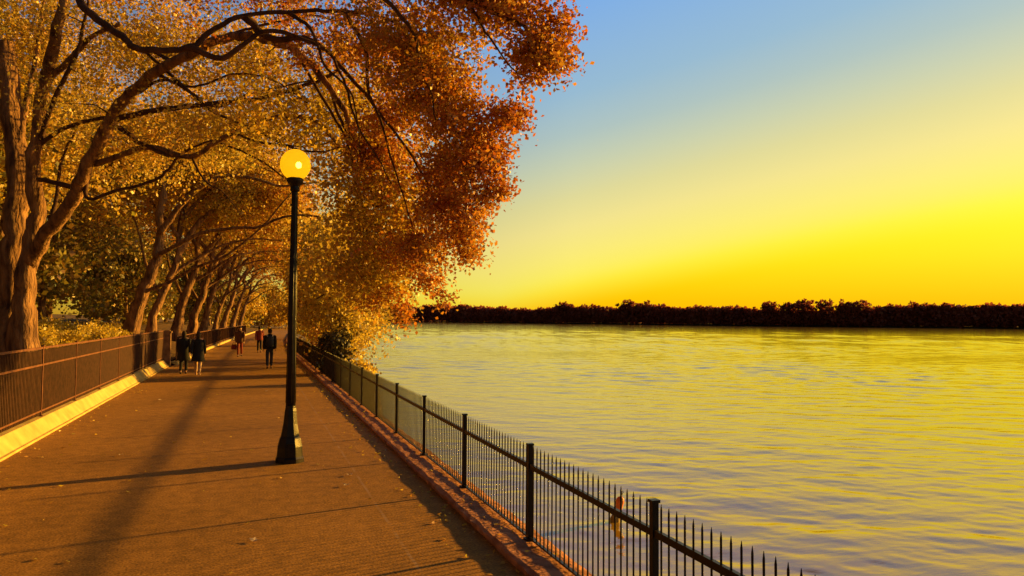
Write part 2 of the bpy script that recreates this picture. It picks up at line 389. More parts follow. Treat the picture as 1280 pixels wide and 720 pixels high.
def tree(name, label, cat, group, root, trunk, limbs, blobs, natt, nleaf, lsize, leafmat, sprig=.35, twig_r=.016, barkmat=None, seed=1, sides=7, twigs=True, flat=.8):
    """trunk/limbs: lists of ([points], r0, r1); blobs: (centre, (rx,ry,rz), weight)"""
    rng = np.random.default_rng(seed); random.seed(seed); bark = barkmat or M['bark']
    root = Vector(root); e = empty(name, root); tag(e, label, cat, group)
    nodes = []
    for kind, L_ in (('trunk', trunk), ('limb', limbs)):
        for pts, r0, r1 in L_:
            k = catmull(pts, 6); k = wiggle(k, r0*.09+.006); n = len(k); rad = []
            for i in range(n):
                t = i/(n-1); r_ = r0+(r1-r0)*t**.8
                if kind == 'trunk' and t < .3: r_ *= 1+.38*(1-t/.3)**2.2
                rad.append(r_*random.uniform(.93, 1.07))
            q = MB(); q.tube([p-root for p in k], rad, (18 if sides > 6 else 9) if kind == 'trunk' else sides, .10 if kind == 'trunk' and sides > 6 else 0); q.build(kind, bark if r0 > .085 or r0 < .03 and sides < 6 else M['twig'], e, True)
            for i, p in enumerate(k):
                if kind == 'limb' and i > n*.2 or i > n*.6: nodes.append((p, rad[i]))
    w = np.array([b[2] for b in blobs], float); w /= w.sum(); A = []
    for (c, r_, _), cnt in zip(blobs, rng.multinomial(natt, w)):
        d = rng.normal(size=(cnt, 3)); d /= np.linalg.norm(d, axis=1)[:, None]
        A.append(np.array(c)+d*np.array(r_)*(rng.uniform(0, 1, cnt)**(.62 if sprig < .35 and natt > 1000 else .45))[:, None]*(1+.65*rng.uniform(0, 1, cnt)**4)[:, None])
    A = np.concatenate(A)
    NP = np.array([tuple(p) for p, _ in nodes]); NR = np.array([r_ for _, r_ in nodes])
    d0 = np.min(np.linalg.norm(A[:, None]-NP[None], axis=2), axis=1); A = A[np.argsort(d0)]
    q = MB(); LC = []; per = max(1, int(nleaf/len(A)))
    for a in A:
        d = np.linalg.norm(NP-a, axis=1); i = int(np.argmin(d+.15*np.abs(NP[:, 2]-a[2]))); p0 = NP[i]; ln = d[i]
        p0 = Vector(p0); a_ = Vector(a); mid_ = (p0+a_)/2+Vector((random.gauss(0, .09), random.gauss(0, .09), .10))*ln
        cv = [p0, p0.lerp(mid_, .55), mid_, mid_.lerp(a_, .55), a_]
        r0 = min(NR[i]*.6, twig_r*(.5+.6*min(ln, 3)))
        rr = [max(.004, r0*(1-.78*t)) for t in (0, .25, .5, .75, 1)]
        if twigs and ln > .03: q.tube([p-root for p in cv], rr, 3 if twig_r < .03 else 4)
        NP = np.concatenate([NP, [tuple(cv[2]), tuple(cv[3]), tuple(a_)]]); NR = np.concatenate([NR, [rr[2], rr[3], rr[4]]])
        cnt = per; t = rng.uniform(.25, 1.05, cnt)[:, None]
        base_ = np.where(t < .5, np.array(cv[0])+(np.array(cv[2])-np.array(cv[0]))*t*2, np.array(cv[2])+(np.array(cv[4])-np.array(cv[2]))*(t-.5)*2)
        # keep leaves near the twig tip on long twigs
        base_ = np.where(np.linalg.norm(base_-a, axis=1)[:, None] > 1.3, a+rng.normal(size=(cnt, 3))*.2, base_)
        LC.append(base_+rng.normal(size=(cnt, 3))*sprig*np.array([1, 1, flat]))
    if q.v: tag(q.build('twigs', M['twig'], e), kind='stuff')
    C = np.concatenate(LC)-np.array(root)
    if nleaf: quads('crown', leaf_quads(C, lsize, rng=rng), leafmat, e)
    return e

V3 = lambda *a: Vector(a)
# -- the big double-trunk tree behind the left fence, its limbs read off the photo
t1 = ground(22, 436, .75)
T1 = [([at(8, 447, 22), at(12, 380, 22), at(16, 310, 22), at(20, 240, 22), at(12, 150, 22.3), at(2, 60, 22.5)], .43, .24),
      ([at(32, 447, 21.6), at(34, 380, 21.6), at(37, 320, 21.6), at(46, 250, 21.6), at(50, 180, 21.4), at(58, 110, 21), at(75, 20, 20), at(80, -60, 20)], .33, .10)]
L1 = [([at(35, 330, 21.5), at(62, 290, 21), at(100, 238, 20.3), at(132, 165, 19.5), at(165, 120, 19), at(212, 75, 18), at(262, 52, 17), at(320, 46, 16), at(375, 70, 15.4), at(420, 120, 15), at(450, 180, 15), at(480, 240, 15)], .23, .035),
      ([at(100, 238, 20.3), at(60, 226, 20.6), at(48, 224, 21)], .08, .06),
      ([at(108, 225, 20.2), at(112, 250, 20.1), at(150, 238, 19.8), at(190, 226, 19.4), at(212, 212, 19), at(232, 190, 18.8), at(270, 178, 18.4), at(320, 198, 18), at(365, 228, 17.6)], .06, .018),
      ([at(150, 160, 19.3), at(175, 178, 19), at(205, 191, 18.8), at(240, 196, 18.4)], .07, .05),
      ([at(190, 90, 18.5), at(232, 112, 18), at(268, 134, 17.6), at(310, 118, 17.2), at(352, 110, 17), at(410, 96, 16.6)], .045, .015),
      ([at(118, 205, 20), at(150, 195, 19.6), at(188, 186, 19), at(240, 196, 18.4), at(290, 165, 18), at(340, 148, 17.4), at(390, 152, 17), at(415, 172, 17), at(450, 220, 16), at(500, 280, 15.3)], .09, .03),
      ([at(135, 150, 19.5), at(190, 140, 19), at(250, 132, 18.5), at(320, 122, 18), at(380, 108, 17), at(420, 88, 16), at(450, 60, 15)], .085, .03),
      ([at(50, 180, 21.4), at(78, 162, 21), at(130, 148, 20), at(160, 148, 19.6)], .07, .05),
      ([at(60, 100, 21), at(90, 75, 20.4), at(115, 48, 20), at(150, 30, 19)], .10, .05),
      ([at(212, 75, 18), at(180, 62, 18.4), at(230, 110, 18), at(270, 140, 17.6), at(320, 165, 17), at(385, 190, 16.6), at(440, 180, 16.4)], .05, .02),
      ([at(12, 150, 22.3), at(-30, 90, 22), at(-80, 40, 21)], .14, .05),
      ([at(375, 70, 15.4), at(405, 100, 15.2), at(425, 150, 15), at(455, 210, 15), at(475, 270, 15), at(490, 330, 15)], .05, .012),
      ([at(320, 46, 16), at(360, 62, 15.6), at(395, 110, 15.2), at(430, 170, 15), at(450, 240, 15), at(455, 310, 15.2)], .05, .012),
      ([at(262, 52, 17), at(300, 40, 16.5), at(345, 28, 16), at(400, 20, 15.5), at(450, 40, 15)], .045, .012),
      ([at(165, 120, 19), at(205, 100, 18.6), at(245, 108, 18.2), at(290, 92, 17.8), at(340, 100, 17.2), at(385, 130, 16.8)], .045, .012),
      ([at(240, 196, 18.4), at(255, 225, 18.2), at(280, 240, 18), at(300, 270, 17.8)], .035, .010),
      ([at(290, 165, 18), at(330, 178, 17.6), at(372, 182, 17.2), at(420, 176, 16.8)], .04, .012),
      ([at(50, 180, 21.4), at(70, 120, 20.6), at(95, 70, 20), at(108, 20, 19.6), at(115, -40, 19)], .08, .03),
      ([at(62, 290, 21), at(72, 240, 21.4), at(78, 200, 21.6), at(95, 160, 21.8)], .07, .03),
      ([at(20, 240, 22), at(28, 150, 22.4), at(45, 70, 23), at(60, -20, 24)], .13, .05)]
B1 = [(at(60, 60, 24.5), (3.2, 2.6, 2.6), 2.4), (at(200, 60, 22), (2.8, 2.2, 2.4), 2.0), (at(170, 190, 22), (2.4, 2.0, 1.1), .8), (at(320, 90, 19.6), (2.3, 1.7, 1.9), 1.6),
      (at(430, 150, 18), (1.7, 1.4, 1.7), 1.4), (at(470, 250, 15.2), (1.1, 1.1, 1.1), 1.0), (at(290, 175, 20.5), (2.5, 1.6, .8), .8), (at(-40, 60, 23), (2.5, 2.0, 2.5), .8),
      (at(500, 305, 15.2), (1.05, 1.0, .75), .6), (at(455, 345, 15.6), (1.0, 1.0, .55), .5), (at(320, 140, 15.5), (1.8, .8, 1.0), .25), (at(120, 120, 18), (2, .8, 1.6), .2)]
tree('tree', 'massive double-trunk tree behind the left railing, with a sunlit edge and long arching limbs', 'tree', 'autumn trees along the walk', t1, T1, L1, B1, 1100, 82000, .090, M['leaf_gold'], .32, .022, seed=11, sides=9)
# -- nearer tree just outside the frame; its limbs enter top left and hang over the water
t0 = V3(-6.6, 11, .55)
T0 = [([t0-V3(0, 0, .3), t0+V3(.1, 0, 2.2), t0+V3(.4, .1, 4.6), t0+V3(.7, .4, 6.4)], .46, .30)]
h0 = t0+V3(.7, .4, 6.4)
L0 = [([h0, at(60, -30, 13), at(105, 10, 12.8), at(150, 45, 12.6), at(178, 62, 12.5), at(232, 60, 12.5), at(258, 42, 12.6), at(305, 20, 12.8), at(360, 15, 13), at(430, 12, 13), at(500, 30, 13), at(540, 80, 13), at(585, 130, 13), at(620, 190, 13)], .082, .014),
      ([h0, at(80, -90, 13), at(160, -60, 12.5), at(300, -50, 12), at(400, -30, 11.8), at(480, 0, 11.6), at(515, 40, 11.6), at(530, 95, 11.8), at(545, 150, 12)], .085, .012),
      ([at(400, -30, 11.8), at(490, -22, 11.6), at(560, -10, 11.5), at(620, 20, 11.5), at(670, 40, 11.6), at(704, 70, 11.8)], .08, .008),
      ([at(305, 20, 12.8), at(335, 45, 13), at(390, 50, 13.2), at(430, 90, 13.4), at(480, 150, 13.6), at(530, 220, 13.8), at(560, 290, 14)], .075, .012),
      ([at(232, 60, 12.5), at(280, 70, 12.6), at(330, 40, 12.7), at(400, 60, 13), at(430, 100, 13.2), at(450, 160, 13.3), at(490, 230, 13.5)], .06, .012),
      ([at(430, 12, 13), at(455, 60, 13), at(462, 110, 13), at(478, 160, 13.2), at(500, 230, 13.4), at(520, 300, 13.8)], .045, .009),
      ([at(500, 30, 13), at(520, 70, 12.8), at(538, 120, 12.8), at(570, 170, 13), at(590, 230, 13.2)], .04, .009),
      ([at(360, 15, 13), at(390, 40, 12.9), at(405, 80, 12.8), at(440, 120, 12.8), at(450, 190, 13)], .04, .009),
      ([at(560, -10, 11.5), at(590, 10, 11.4), at(610, 45, 11.4), at(645, 90, 11.6), at(680, 100, 11.8)], .03, .006),
      ([h0, V3(-5.6, 8, 8.5), V3(-4.5, 5.5, 9.5)], .15, .04), ([h0, V3(-8, 12, 9), V3(-9.5, 14, 11)], .15, .04)]
B0 = [(at(610, 0, 11.8), (.98, 1.2, .55), 1.9), (at(680, 30, 11.8), (.35, .5, .4), .3), (at(668, 68, 11.8), (.42, .7, .26), .6), (at(535, 95, 12.6), (.68, 1.2, .85), 1.6), (at(585, 172, 13), (.66, 1.0, .60), 1.2), (at(636, 146, 13), (.36, .6, .14), .22),
      (at(560, 250, 13.6), (.62, 1.1, .8), 1.3), (at(520, 310, 14), (.75, 1.1, .55), .9), (at(480, 190, 14.8), (1.0, 1.0, 1.0), 1.1), (at(450, 60, 14.6), (1.4, 1.2, 1.0), 1.2), (at(330, -10, 14.5), (2, 1.2, .8), .8),
      (at(150, -30, 15), (2, 1.2, .7), .5), (V3(-6, 9, 10), (3, 3, 1.4), 1.0), (at(585, 290, 13.8), (.28, .7, .3), .25), (at(540, 355, 14.2), (.30, .6, .22), .2), (at(500, -70, 12), (2.6, 2, .8), .8), (at(500, 50, 12.8), (1.1, 1.0, .7), 1.1), (at(500, 140, 14), (.9, .9, .7), .7), (at(560, 210, 13.6), (.55, .9, .4), .5), (at(620, 235, 13.3), (.25, .6, .3), .2),
      (at(690, 78, 11.8), (.30, .3, .22), .22), (at(704, 40, 11.8), (.22, .3, .3), .16), (at(655, 100, 11.8), (.16, .3, .28), .12), (at(650, 158, 12.9), (.16, .3, .25), .12), (at(612, 205, 13), (.30, .4, .22), .22), (at(600, 262, 13.4), (.26, .4, .3), .22), (at(585, 318, 13.8), (.24, .4, .25), .14), (at(560, 372, 14.2), (.12, .3, .28), .06), (at(505, 392, 15), (.14, .3, .30), .07), (at(480, 372, 15), (.6, .5, .3), .22), (at(560, 120, 12.8), (.7, .8, .6), .6)]
tree('tree', 'rust-red tree whose boughs enter at the top and hang out over the water', 'tree', 'autumn trees along the walk', t0, T0, L0, B0, 1800, 70000, .072, M['leaf_red'], .13, .016, seed=5, sides=8)

# -- the row of leaning trees down the left side of the walk
row = [(165, 33, 0), (165, 43.5, 1), (190, 51, 2), (212, 59, 3), (232, 68, 4), (250, 78, 5), (264, 90, 6), (275, 103, 7), (284, 118, 8), (291, 134, 9)]
desc = ['slender tree standing back between the massive trunk and the leaning row', 'leaning tree with a thick forked trunk at the near end of the row', 'second leaning tree from the near end of the row, close behind the forked one', 'third leaning tree from the near end of the row',
        'fourth leaning tree from the near end of the row', 'fifth leaning tree of the row, above the walking pair', 'sixth leaning tree of the row, just past the walking pair', 'small far leaning tree, third from the end of the row',
        'small far leaning tree, second from the end of the row', 'last and smallest leaning tree of the row, where the walk bends']
for (px, Y, i) in row:
    random.seed(100+i); j = lambda s: random.uniform(-s, s)
    if i == 0:
        X = -10.2; b = V3(X, 36, 1.1); Y = 36
        trunk = [([b-V3(0, 0, .4), b+V3(.1, 0, 2.5), b+V3(.2, .1, 5), b+V3(.4, .1, 8)], .17, .07)]
        limbs = [([b+V3(.2, .1, 5), b+V3(1.5, .3, 7), b+V3(3.2, .5, 8.6)], .06, .03), ([b+V3(.2, .1, 4.2), b+V3(-1.2, .3, 6), b+V3(-2.4, .5, 7.6)], .06, .03)]
        blobs = [(b+V3(1, 0, 8), (3, 3, 2.6), 1)]
        tree('tree', desc[i], 'tree', 'autumn trees along the walk', b, trunk, limbs, blobs, 160, 9000, .19, M['leaf_gold'], .5, .03, seed=20+i, sides=6)
        continue
    X = xi(LE, Y)-2.9+j(.25); b = V3(X, Y, .7)
    P = lambda x, z, y=0: b+V3(x, y, z)
    s = 1+j(.10)
    r0 = .34*(1+j(.2))
    trunk = [([P(0, -.4), P(.30, 1.6, j(.2)), P(.8*s, 3.4, j(.3)), P(1.5*s, 5.6, j(.3)), P(1.6*s, 7.6, j(.4)), P(2.3*s, 10, j(.5)), P(3.4, 12.3, j(.6))], r0, .10)]
    limbs = [([P(1.5*s, 5.5), P(2.6, 7.3, j(.4)), P(4.2, 8.9+j(.3), j(.8)), P(6.2, 9.5+j(.4), j(1)), P(8.2, 9.1+j(.4), j(1)), P(9.8, 7.9, j(1))], .24, .04),
             ([P(.9*s, 3.9), P(2.2, 4.9+j(.2), j(.5)), P(4.0, 6.0+j(.3), j(.8)), P(6.0, 6.6+j(.4), j(1)), P(7.8, 6.5+j(.3), j(1.2))], .15, .03),
             ([P(1.6*s, 7.6), P(3.4, 9.8, j(.8)), P(5.8, 11.4+j(.5), j(1.2)), P(8.2, 11.8, j(1.5))], .16, .03),
             ([P(1.5*s, 6.6), P(.4, 8.2, j(.6)), P(-1.2, 9.8, j(1.2)), P(-2.6, 11.4, j(1))], .15, .04),
             ([P(.6, 2.9), P(-.2, 4.6, j(.5)), P(-.8, 6.8, j(.8)), P(-1.4, 8.8, j(.8))], .13, .04)]
    if i == 1:
        trunk = [([at(160, 428, 44.5), at(172, 385, 44.3), at(187, 345, 44), at(199, 305, 44), at(203, 260, 44), at(204, 225, 44), at(213, 190, 44), at(235, 150, 44)], .42, .10)]
        b = Vector(trunk[0][0][0]); b.z = park_z(b.x, b.y); P = lambda x, z, y=0: b+V3(x, y, z)
        limbs = [([at(200, 292, 43.8), at(222, 262, 43.5), at(245, 238, 43), at(280, 222, 42.5), at(322, 224, 42), at(350, 232, 42), at(400, 228, 41)], .20, .05),
                 ([at(193, 322, 43.8), at(220, 306, 43.4), at(250, 292, 43), at(290, 286, 42.5), at(322, 284, 42), at(355, 271, 41.5), at(400, 270, 41), at(440, 278, 41)], .15, .04),
                 ([at(180, 365, 44), at(212, 352, 44), at(245, 335, 43.6), at(285, 318, 43), at(325, 285, 42.6), at(352, 255, 42), at(372, 232, 42)], .12, .04),
                 ([at(204, 240, 44), at(222, 205, 44), at(255, 196, 43.5), at(300, 200, 43), at(345, 216, 42.5)], .13, .04),
                 ([at(203, 262, 44), at(210, 232, 44.3), at(215, 200, 44.6)], .10, .05)]
    blobs = [(P(3.2, 12.0, 1.6), (4.2, 3.4, 3.2), 2.7), (P(7.4, 9.9, 1.6), (2.8, 3.4, 1.9), 1.4), (P(-1.8, 11.2, 1.6), (3.4, 3.2, 3.8), 1.8), (P(5.0, 8.0, 2), (2.6, 2, .8), .3), (P(9.8, 7.4, 1.5), (1.2, 2.6, 1.5), .35)]
    nl = 32000 if Y < 62 else 9000 if Y < 95 else 6000
    tree('tree', desc[i], 'tree', 'autumn trees along the walk', b, trunk, limbs, blobs, 300 if Y < 62 else 170, nl, .175 if Y < 62 else .30, M['leaf_gold'] if i % 2 else M['leaf_orange'], .5, .035, seed=20+i, sides=7 if Y < 70 else 5)

# -- trees and shrubs at the water's edge beyond the right fence
wt = [(3.35, 31, 6.6, 1.0, M['leaf_green'], 'slim yellow-green tree at the waterside fence, nearest of those at the water', 8000, .14),
      (4.0, 35.5, 7.8, 1.6, M['leaf_gold'], 'golden tree at the water edge, second beyond the waterside fence', 11000, .18),
      (4.2, 42, 8.4, 1.9, M['leaf_green'], 'yellow-green tree at the water edge, third beyond the waterside fence', 11000, .22),
      (4.6, 64, 9.5, 2.8, M['leaf_gold'], 'golden tree farther along the water edge, fourth beyond the waterside fence', 9000, .28),
      (6.0, 82, 10, 3.2, M['leaf_gold'], 'farthest golden tree on the water edge where the walk bends', 8000, .34)]
for i, (x, y, H, W, lm, lab, nl, ls) in enumerate(wt):
    random.seed(300+i); j = lambda s: random.uniform(-s, s)
    b = V3(x, y, -.15); P = lambda dx, z, dy=0: b+V3(dx, dy, z)
    trunk = [([P(0, -.5), P(.1, 1.2, j(.1)), P(j(.3), H*.45, j(.3)), P(j(.4), H*.8, j(.4))], .07+H*.014, .04)]
    limbs = [([P(0, H*f), P(W*.5*sx, H*(f+.22), W*.4*sy), P(W*.95*sx, H*(f+.20), W*.7*sy)], .06, .02) for f, sx, sy in ((.2, 1, -.3), (.28, -1, .5), (.38, .6, .9), (.42, -.5, -.9), (.5, .9, .4))]
    blobs = [(P(0, H*.68), (W, W*1.2, H*.32), 2), (P(W*.45, H*.36), (W*.75, W, H*.24), 1.1), (P(-W*.2, H*.3), (W*.6, W, H*.2), .7)]
    tree('tree', lab, 'tree', 'trees on the water side of the walk', b, trunk, limbs, blobs, 230, nl, ls, lm, .30, .016, seed=60+i, sides=6, flat=1.2)
for i, (x, y, W, H, lm, lab) in enumerate([(3.05, 30, .5, 1.8, M['leaf_dark'], 'dark round bush close behind the waterside fence, under the golden trees'),
                                          (3.4, 26, .4, .8, M['leaf_green'], 'low yellow-green bush at the near end of the waterside growth'),
                                          (3.9, 39, 1.2, 2.2, M['leaf_orange'], 'orange bush behind the dark round one beyond the waterside fence')]):
    b = V3(x, y, -.2); P = lambda dx, z, dy=0: b+V3(dx, dy, z)
    limbs = [([P(0, 0), P(W*.4*math.cos(a), H*.4, W*.4*math.sin(a)), P(W*.7*math.cos(a), H*.75, W*.7*math.sin(a))], .025, .01) for a in (0, 1.3, 2.6, 3.9, 5.2)]
    tree('shrub', lab, 'shrub', 'shrubs on the water side of the walk', b, [([P(0, -.3), P(0, .1), P(.05, .5)], .05, .03)], limbs, [(P(0, H*.55), (W, W*1.3, H*.5), 1)], 70, 3200, .13, lm, .16, .01, seed=80+i, sides=5)

# -- the wooded park behind the left fence
random.seed(9)
bg = []
for k_ in range(17):
    Y = 30+k_*7.4+random.uniform(-2, 2); X = random.choice((-15, -20, -26))+random.uniform(-2, 2) if k_ < 12 else random.uniform(-16, -6)
    bg.append((X, Y))
bg += [(-4, 158), (3, 165), (9, 172), (-10, 170), (-32, 46), (-34, 62), (-24, 27), (-17, 21.5), (-13.5, 31), (-12.5, 45), (-18, 36)]
bgl = ['olive', 'dark green', 'brown-green']
for i, (X, Y) in enumerate(bg):
    random.seed(500+i); j = lambda s: random.uniform(-s, s)
    H = random.uniform(13, 18)+(3 if Y < 70 else 0) if Y < 150 else 9; W = random.uniform(3.8, 5.2); b = V3(X, Y, park_z(X, Y) if Y < 150 else .1)
    P = lambda dx, z, dy=0: b+V3(dx, dy, z)
    lean = j(1)
    trunk = [([P(0, -.5), P(lean*.3, H*.25), P(lean, H*.6), P(lean*1.2, H*.9)], .28, .06)]
    limbs = [([P(lean*.4, H*f), P(W*.5*math.cos(a), H*(f+.16), W*.5*math.sin(a)), P(W*.9*math.cos(a), H*(f+.22), W*.9*math.sin(a))], .10, .03) for f, a in ((.2, 0), (.25, 2.1), (.33, 4.2), (.42, 1), (.5, 3.2), (.55, 5.3))]
    blobs = [(P(lean, H*.68), (W, W, H*.3), 2), (P(lean, H*.36), (W*1.05, W, H*.24), 1.4), (P(0, H*.14), (W*.9, W*.9, H*.10), .4)]
    far_end = Y > 150
    side = 'behind the leaning row' if not far_end else 'closing the far end of the walk'
    tree('tree', f'{"golden" if far_end else "olive-green"} full-crowned tree {side}, {"in the distance" if far_end else "in the park"}', 'tree', 'far trees closing the walk' if far_end else 'park trees at the left',
         b, trunk, limbs, blobs, 160, 9500, .32 if Y < 80 else .45, M['leaf_gold'] if far_end else M['leaf_olive'], .6, .03, seed=700+i, sides=5)

# hedge of sunlit low plants behind the left fence
random.seed(3)
for i, (y, x) in enumerate([(30+2.1*k_, -7.9-(k_ % 3)*.7) for k_ in range(11)]):
    H = random.uniform(.9, 1.25); W = random.uniform(.9, 1.3); b = V3(x, y, park_z(x, y)); P = lambda dx, z, dy=0: b+V3(dx, dy, z)
    limbs = [([P(0, 0), P(W*.4*math.cos(a), H*.4, W*.4*math.sin(a)), P(W*.7*math.cos(a), H*.8, W*.7*math.sin(a))], .02, .008) for a in (0, 1.5, 3, 4.5)]
    tree('shrub', 'low bright yellow shrub in the band behind the left railing', 'shrub', 'yellow shrubs behind the left railing', b, [([P(0, -.2), P(0, .1), P(.03, .3)], .03, .02)], limbs,
         [(P(0, H*.55), (W, W*1.2, H*.45), 1)], 50, 1700, .12, M['leaf_green'], .15, .008, seed=900+i, sides=4)

# ------------------------------------------------------------------ the far shore
sl = [(430, 401.2), (500, 401.9), (620, 403.6), (760, 405.2), (900, 407), (1040, 408.6), (1160, 409.8), (1300, 411.2), (1420, 412.6)]
SP = [ground(px, py, WZ) for px, py in sl]
bk = [p*1.0+Vector((p.x, p.y, 0)).normalized()*90 for p in SP]
bk = [p+Vector((p.x, p.y, 0)).normalized()*500 for p in SP]
v = [(p.x, p.y, WZ-.5) for p in SP]+[(p.x*1.004, p.y*1.004, WZ+1.2) for p in SP]+[(p.x, p.y, WZ+3) for p in bk]; n = len(SP)
f = [(i, i+1, n+i+1, n+i) for i in range(n-1)]+[(n+i, n+i+1, 2*n+i+1, 2*n+i) for i in range(n-1)]
struct(link('far_shore', v, f, M['shore']))
prof = [(430, 378), (480, 380), (500, 379), (520, 383), (545, 379), (590, 382), (640, 384), (662, 386), (690, 384), (705, 379), (720, 382), (745, 380), (760, 384), (775, 385), (795, 379), (830, 381), (850, 385), (870, 382), (900, 383), (930, 383), (960, 388), (1085, 389), (1100, 383), (1130, 384), (1180, 382), (1200, 385), (1240, 383), (1280, 384), (1420, 383)]
random.seed(4); QV = []
def shore_pt(px):
    py = float(np.interp(px, [s_[0] for s_ in sl], [s_[1] for s_ in sl])); return ground(px, py, WZ)
px = 430
while px < 1420:
    p = shore_pt(px); D = (Vector((p.x, p.y, 0))).length; top = float(np.interp(px, [q_[0] for q_ in prof], [q_[1] for q_ in prof]))
    hor = 395.5+px/1280*9; u = D/F*.965
    Htop = CZ+(hor-top)*u+random.choice((-1, 1))*random.uniform(0, 1.9)*u
    for layer in range(3):
        d_ = Vector((p.x, p.y, 0)).normalized(); c = d_*(D+4+layer*14+random.uniform(-3, 3)); hh = (Htop-WZ)*(1, .95, .9)[layer]
        r_ = random.uniform(5, 8.5)*u
        nq = 130 if layer else 190
        dv = RNG.normal(size=(nq, 3)); dv /= np.linalg.norm(dv, axis=1)[:, None]; dv *= (RNG.uniform(.3, 1, nq)**.4)[:, None]
        C = np.empty((nq, 3)); C[:, 0] = c.x+dv[:, 0]*r_; C[:, 1] = c.y+dv[:, 1]*r_*1.1
        C[:, 2] = WZ+1+(hh-1)*.5+dv[:, 2]*(hh-1)*.5
        QV.append(leaf_quads(C, 3.6*u, 0))
    px += random.uniform(2.2, 3.6)
tag(quads('far_wood', np.concatenate(QV), M['leaf_far']), 'dark mass of woodland along the far shore', 'woodland', kind='stuff')
for i, (px, top, wpx) in enumerate([(962, 378, 11), (985, 379, 10), (1003, 375, 13), (1032, 377, 14), (1058, 378, 10), (1075, 377, 12), (785, 375, 11), (808, 378, 11), (706, 378, 13), (1150, 381, 14)]):
    p = shore_pt(px); D = Vector((p.x, p.y, 0)).length; u = D/F*.965; d_ = Vector((p.x, p.y, 0)).normalized(); b = d_*(D+2.5*u); b.z = WZ+1
    hor = 395.5+px/1280*9; H = CZ+(hor-top)*u-b.z; W = wpx*u; P = lambda dx, z, dy=0: b+V3(dx, dy, z)
    limbs = [([P(0, H*.35), P(W*.5*math.cos(a), H*.65, W*.5*math.sin(a)), P(W*.8*math.cos(a), H*.85, W*.8*math.sin(a))], .25*u, .08*u) for a in (.3, 1.7, 3.1, 4.5)]
    lab = ['round-crowned tree at the left end of the airy cluster on the far shore', 'small tree, second from the left in the airy cluster on the far shore', 'tallest domed tree of the airy cluster on the far shore', 'broad domed tree right of the tallest in the airy cluster on the far shore',
           'narrow tree, second from the right in the airy cluster on the far shore', 'domed tree at the right end of the airy cluster on the far shore', 'tall round tree left of centre on the far shore skyline', 'lower round tree just right of the tall round one on the far shore', 'broad low-domed tree nearest the left of the far shore skyline', 'wide flat-topped tree on the dark right stretch of the far shore'][i]
    tree('tree', lab, 'tree', 'trees on the far shore skyline', b, [([P(0, -1), P(0, H*.3), P(0, H*.7)], .4*u, .15*u)], limbs, [(P(0, H*.72), (W, W, H*.27), 1)], 90, 2200, 2.2*u, M['leaf_far'], .9*u, .12*u, seed=1100+i, sides=4)

# ------------------------------------------------------------------ marker in the water
p = ground(768, 652, WZ)
g = empty('marker_buoy', p); g.rotation_euler = (R(6), R(14), 0); g.scale = (.85, .85, .85); tag(g, 'small tilted red-orange marker floating on the river behind the black picket fence', 'buoy')
q = MB(); q.lathe([(.08, -.3), (.11, -.15), (.12, .05), (.10, .16), (.06, .20)], 14); q.build('float', M['weed'], g, True)
q = MB(); q.lathe([(.04, .19), (.085, .22), (.10, .30), (.105, .52), (.085, .60), (.04, .63)], 14); q.build('marker_body', M['marker'], g, True)
q = MB(); q.tube([(0, 0, .62), (0, 0, .74)], [.02, .012], 8); q.tube([(.03, 0, .74), (0, 0, .78), (-.03, 0, .74)], .008, 5); q.build('ring_handle', M['iron'], g)

# ------------------------------------------------------------------ fallen leaves
spots = [(437, 594, 'pale fallen leaf on the path just right of the lamp base'), (433, 607, 'small fallen leaf just nearer than the pale one right of the lamp'), (318, 676, 'lone pale fallen leaf on the near path below the lamp'), (151, 569, 'fallen leaf on the left half of the path near the yellow kerb'), (200, 500, 'fallen leaf on the path beside the far stretch of the yellow kerb'), (333, 489, 'tiny fallen leaf on the path left of the lamp pole')]
for i, (px, py, lab) in enumerate(spots):
    random.seed(40+i); p = ground(px, py, .012); s = random.uniform(.045, .065); a0 = random.uniform(0, 6)
    v = [(0, 0, .006)]; n = 10
    for k_ in range(n):
        a = a0+k_*2*math.pi/n; rr = s*(1 if k_ % 2 == 0 else .5); v.append((math.cos(a)*rr, math.sin(a)*rr, random.uniform(.004, .028)))
    o = link('fallen_leaf', v, [(0, k_+1, (k_+1) % n+1) for k_ in range(n)], M['leaf_litter']); o.location = p
    tag(o, lab, 'leaf', 'fallen leaves on the path')

rng = np.random.default_rng(77); Cs = []
for k_ in range(1500):
    y = float(rng.uniform(3, 60)); u_ = rng.uniform()
    if u_ < .45: x = xi(RE, y)+.02-abs(rng.normal())*.22; z_ = .014
    elif u_ < .6: x = xi(RE, y)+rng.uniform(.1, .5); z_ = .085
    elif u_ < .82: x = xi(LE, y)+.06+abs(rng.normal())*.3; z_ = .014
    else: x = rng.uniform(xi(LE, y), xi(RE, y)); z_ = .014
    Cs.append((x, y, z_))
V = leaf_quads(np.array(Cs), .065, 0, rng); V[:, :, 2] = np.array(Cs)[:, None, 2]+(V[:, :, 2]-np.array(Cs)[:, None, 2])*.35
tag(quads('leaf_litter', V, M['leaf_gold']), 'tiny scattered autumn leaves along the kerbs of the path', 'leaf litter', kind='stuff')

